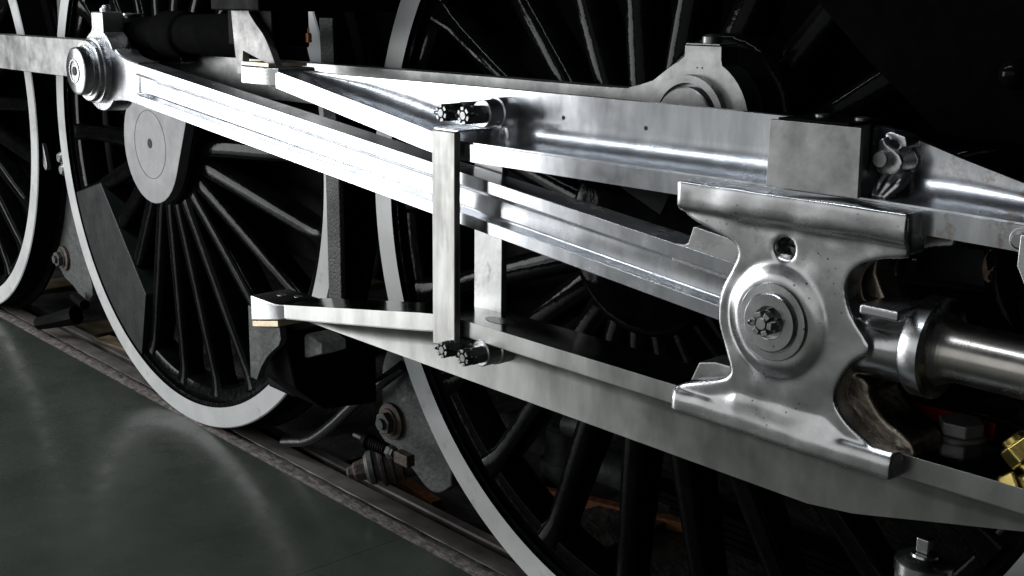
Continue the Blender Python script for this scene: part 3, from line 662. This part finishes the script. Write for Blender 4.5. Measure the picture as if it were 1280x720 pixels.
# steel oil box at the lower right under the lower bar
ob = thing('oil_box', 'round steel oil box with a square knob below the lower slide bar at bottom right', 'oil box', (2.97, -0.1, -0.52))
lathe('lid', (2.965, -0.10, -0.475), (0, 0, 1), [(0, 0.050), (0.018, 0.050), (0.022, 0.047), (0.030, 0.025), (0.034, 0.024), (0.036, 0)], STEEL, ob, 40)
box('knob', 2.952, 2.976, -0.112, -0.090, -0.440, -0.412, STEEL, ob, 0.003)
lathe('pot', (2.965, -0.10, -0.60), (0, 0, 1), [(0, 0.047), (0.125, 0.047)], DULL, ob, 40)

# ================================================================ brake gear
hg = thing('brake_hanger', 'tall dusty grey brake hanger with a rusty bolt, left of the right wheel', 'brake hanger', (1.2, 0.14, -0.9), 'brake hangers between the wheels')
out = sm2([(1.250, 0.70), (1.250, 0.35), (1.205, 0.15), (1.155, -0.08), (1.150, -0.35), (1.110, -0.50), (1.066, -0.60), (1.062, -0.72), (1.040, -0.82)], 4)+sm2([(1.10, -0.860), (1.20, -0.885), (1.285, -0.930), (1.345, -0.925), (1.40, -0.885)], 3)+sm2([(1.400, -0.84), (1.345, -0.68), (1.285, -0.50), (1.258, -0.33), (1.256, -0.08), (1.300, 0.12), (1.352, 0.32), (1.355, 0.70)], 4)
prism('hanger_plate', out, 0.12, 0.155, GREYIRON, hg, 0.006)
for x, z in ((1.205, -0.13), (1.225, -0.32)):
    lathe('rivet', (x, 0.12, z), (0, -1, 0), [(0, 0.020), (0.008, 0.018), (0.014, 0.010), (0.016, 0)], GREYIRON, hg, 20)
bh = lathe('bolt_collar', (1.118, 0.12, -0.760), (0, -1, 0), [(0, 0.058), (0.012, 0.058), (0.014, 0.052), (0.016, 0.044), (0.022, 0.042)], RUSTY, hg, 32)
prism('bolt_head', hexpts(1.118, -0.760, 0.036, 20), 0.100, 0.078, GREYIRON, hg, 0.003)
lathe('bolt_stub', (1.118, 0.079, -0.76), (0, -1, 0), [(0, 0.018), (0.012, 0.018)], GREYIRON, hg, 20)
h2 = copy_tree(hg, None, Vector((-2.50, 0, 0.10))); h2['label'] = 'grey brake hanger at the far left behind the rim of the middle wheel'
pl = prism('sand_pipe_post', [(1.031, -0.60), (1.098, -0.60), (1.098, -0.3), (1.099, 0.0), (1.089, 0.25), (1.087, 0.445), (1.018, 0.445), (1.024, 0.25), (1.031, 0.0)], -0.045, -0.028, ROUGH, None, 0.004)
tag(pl, 'rough cast upright strip at the right edge of the middle wheel', 'upright')
# brake beam end with its cone and the pull rod
ba = thing('brake_beam', 'oily brake beam end with a cone nut and spring rod at the foot of the hanger', 'brake beam', (1.02, 0.1, -0.93))
bo = Vector((1.008, 0.020, -0.940)); bax = Vector((0.55, 0.80, 0.20)).normalized()
bm = bmesh.new(); add_lathe(bm, bo, bax, [(0, 0.012), (0.006, 0.020), (0.022, 0.024), (0.026, 0.030), (0.062, 0.036), (0.066, 0.036)], 6); finish('cone_nut', bm, RUSTY, ba, 0.004)
lathe('beam_end', bo+bax*0.060, bax, [(0, 0.040), (0.010, 0.052), (0.025, 0.056), (0.030, 0.047), (0.042, 0.047), (0.046, 0.060), (0.10, 0.062), (0.17, 0.055)], GREYIRON, ba, 32)
for k in range(3):
    bm = bmesh.new(); add_ring(bm, bo+bax*(0.110+0.028*k), bax, [(0, 0.060), (0, 0.067), (0.010, 0.067), (0.010, 0.060)], 32); finish('beam_ring', bm, RUSTY, ba, 0.001)
pA = Vector((1.070, 0.010, -0.792)); pB = Vector((1.345, 0.010, -0.792))
bm = bmesh.new(); add_tube(bm, [pA, pB], 0.0075, 12); finish('pull_rod', bm, GREYIRON, ba)
bm = bmesh.new(); hp = []
for i in range(97):
    t = i/96; a = t*8*2*math.pi; c = pA.lerp(pB, 0.30+0.32*t); hp.append(c+Vector((0, math.cos(a), math.sin(a)))*0.017)
add_tube(bm, hp, 0.0042, 6); finish('spring', bm, MATT, ba)
lathe('spring_collar', pA.lerp(pB, 0.20), (1, 0, 0), [(0, 0.018), (0.006, 0.026), (0.026, 0.026), (0.030, 0.020)], MATT, ba, 20)
bm = bmesh.new(); add_lathe(bm, pA.lerp(pB, 0.64), (1, 0, 0), [(0, 0.021), (0.018, 0.021), (0.019, 0.018), (0.030, 0.018)], 6); finish('lock_nut', bm, GREYIRON, ba, 0.002)
box('fork_end', 1.285, 1.350, -0.004, 0.026, -0.812, -0.776, RUSTY, ba, 0.004); 
# sand pipe
bm = bmesh.new(); add_tube(bm, smoothpath([(0.545, 0.08, -0.985), (0.60, 0.08, -0.968), (0.685, 0.08, -0.940), (0.765, 0.08, -0.895), (0.86, 0.08, -0.825), (0.97, 0.08, -0.735), (1.10, 0.08, -0.64), (1.20, 0.10, -0.56)], 6), 0.0185, 18)
o = finish('sand_pipe', bm, PIPE, None); tag(o, 'curved black sand pipe ending just above the rail between the wheels', 'pipe')
# small motion details at the left, between rear and middle wheels
lk = thing('brake_rigging', 'small brake linkage with bolts between the rear and middle wheels', 'linkage', (-1.25, 0.05, -0.3))
prism('bright_link', sm2([(-1.330, -0.115), (-1.300, -0.095), (-1.275, -0.12), (-1.245, -0.21), (-1.262, -0.235), (-1.290, -0.215)], 3), 0.02, 0.04, DULL, lk, 0.003)
for x, z in ((-1.11, -0.165), (-1.095, -0.215)): lathe('link_bolt', (x, 0.05, z), (0, -1, 0), [(0, 0.026), (0.02, 0.026), (0.03, 0.018), (0.03, 0)], DULL, lk, 14)
bm = bmesh.new(); add_tube(bm, [(-1.20, 0.08, -0.80), (-1.02, 0.05, -0.80)], 0.022, 12); add_tube(bm, [(-1.45, 0.0, -0.965), (-1.25, 0.10, -0.90)], [0.03, 0.045], 10); finish('adjuster', bm, MATT, lk)
# spring gear behind the right wheel
sg = thing('spring_gear', 'steel spring hanger and pot seen through the lower spokes of the right wheel', 'spring', (1.8, 0.25, -0.8))
lathe('pot', (1.735, 0.235, -0.790), (0, 0, 1), [(0, 0.060), (0.06, 0.060), (0.062, 0.048), (0.15, 0.044), (0.16, 0.03)], DULL, sg, 28).data.materials[0] = GREYIRON
bm = bmesh.new(); add_tube(bm, [(1.76, 0.235, -0.62), (1.90, 0.235, -0.60), (2.0, 0.235, -0.55)], 0.035, 14); finish('arm', bm, GREYIRON, sg)
for k in range(5): box('spring_leaf', 1.95+0.07*k, 2.75-0.07*k, 0.27, 0.35, -0.74-0.018*k, -0.726-0.018*k, MATT, sg, 0.002)
bm = bmesh.new(); add_tube(bm, [(1.3, 0.42, -0.80), (3.2, 0.42, -0.80)], 0.05, 16); finish('cross_pipe', bm, GREYIRON, sg)
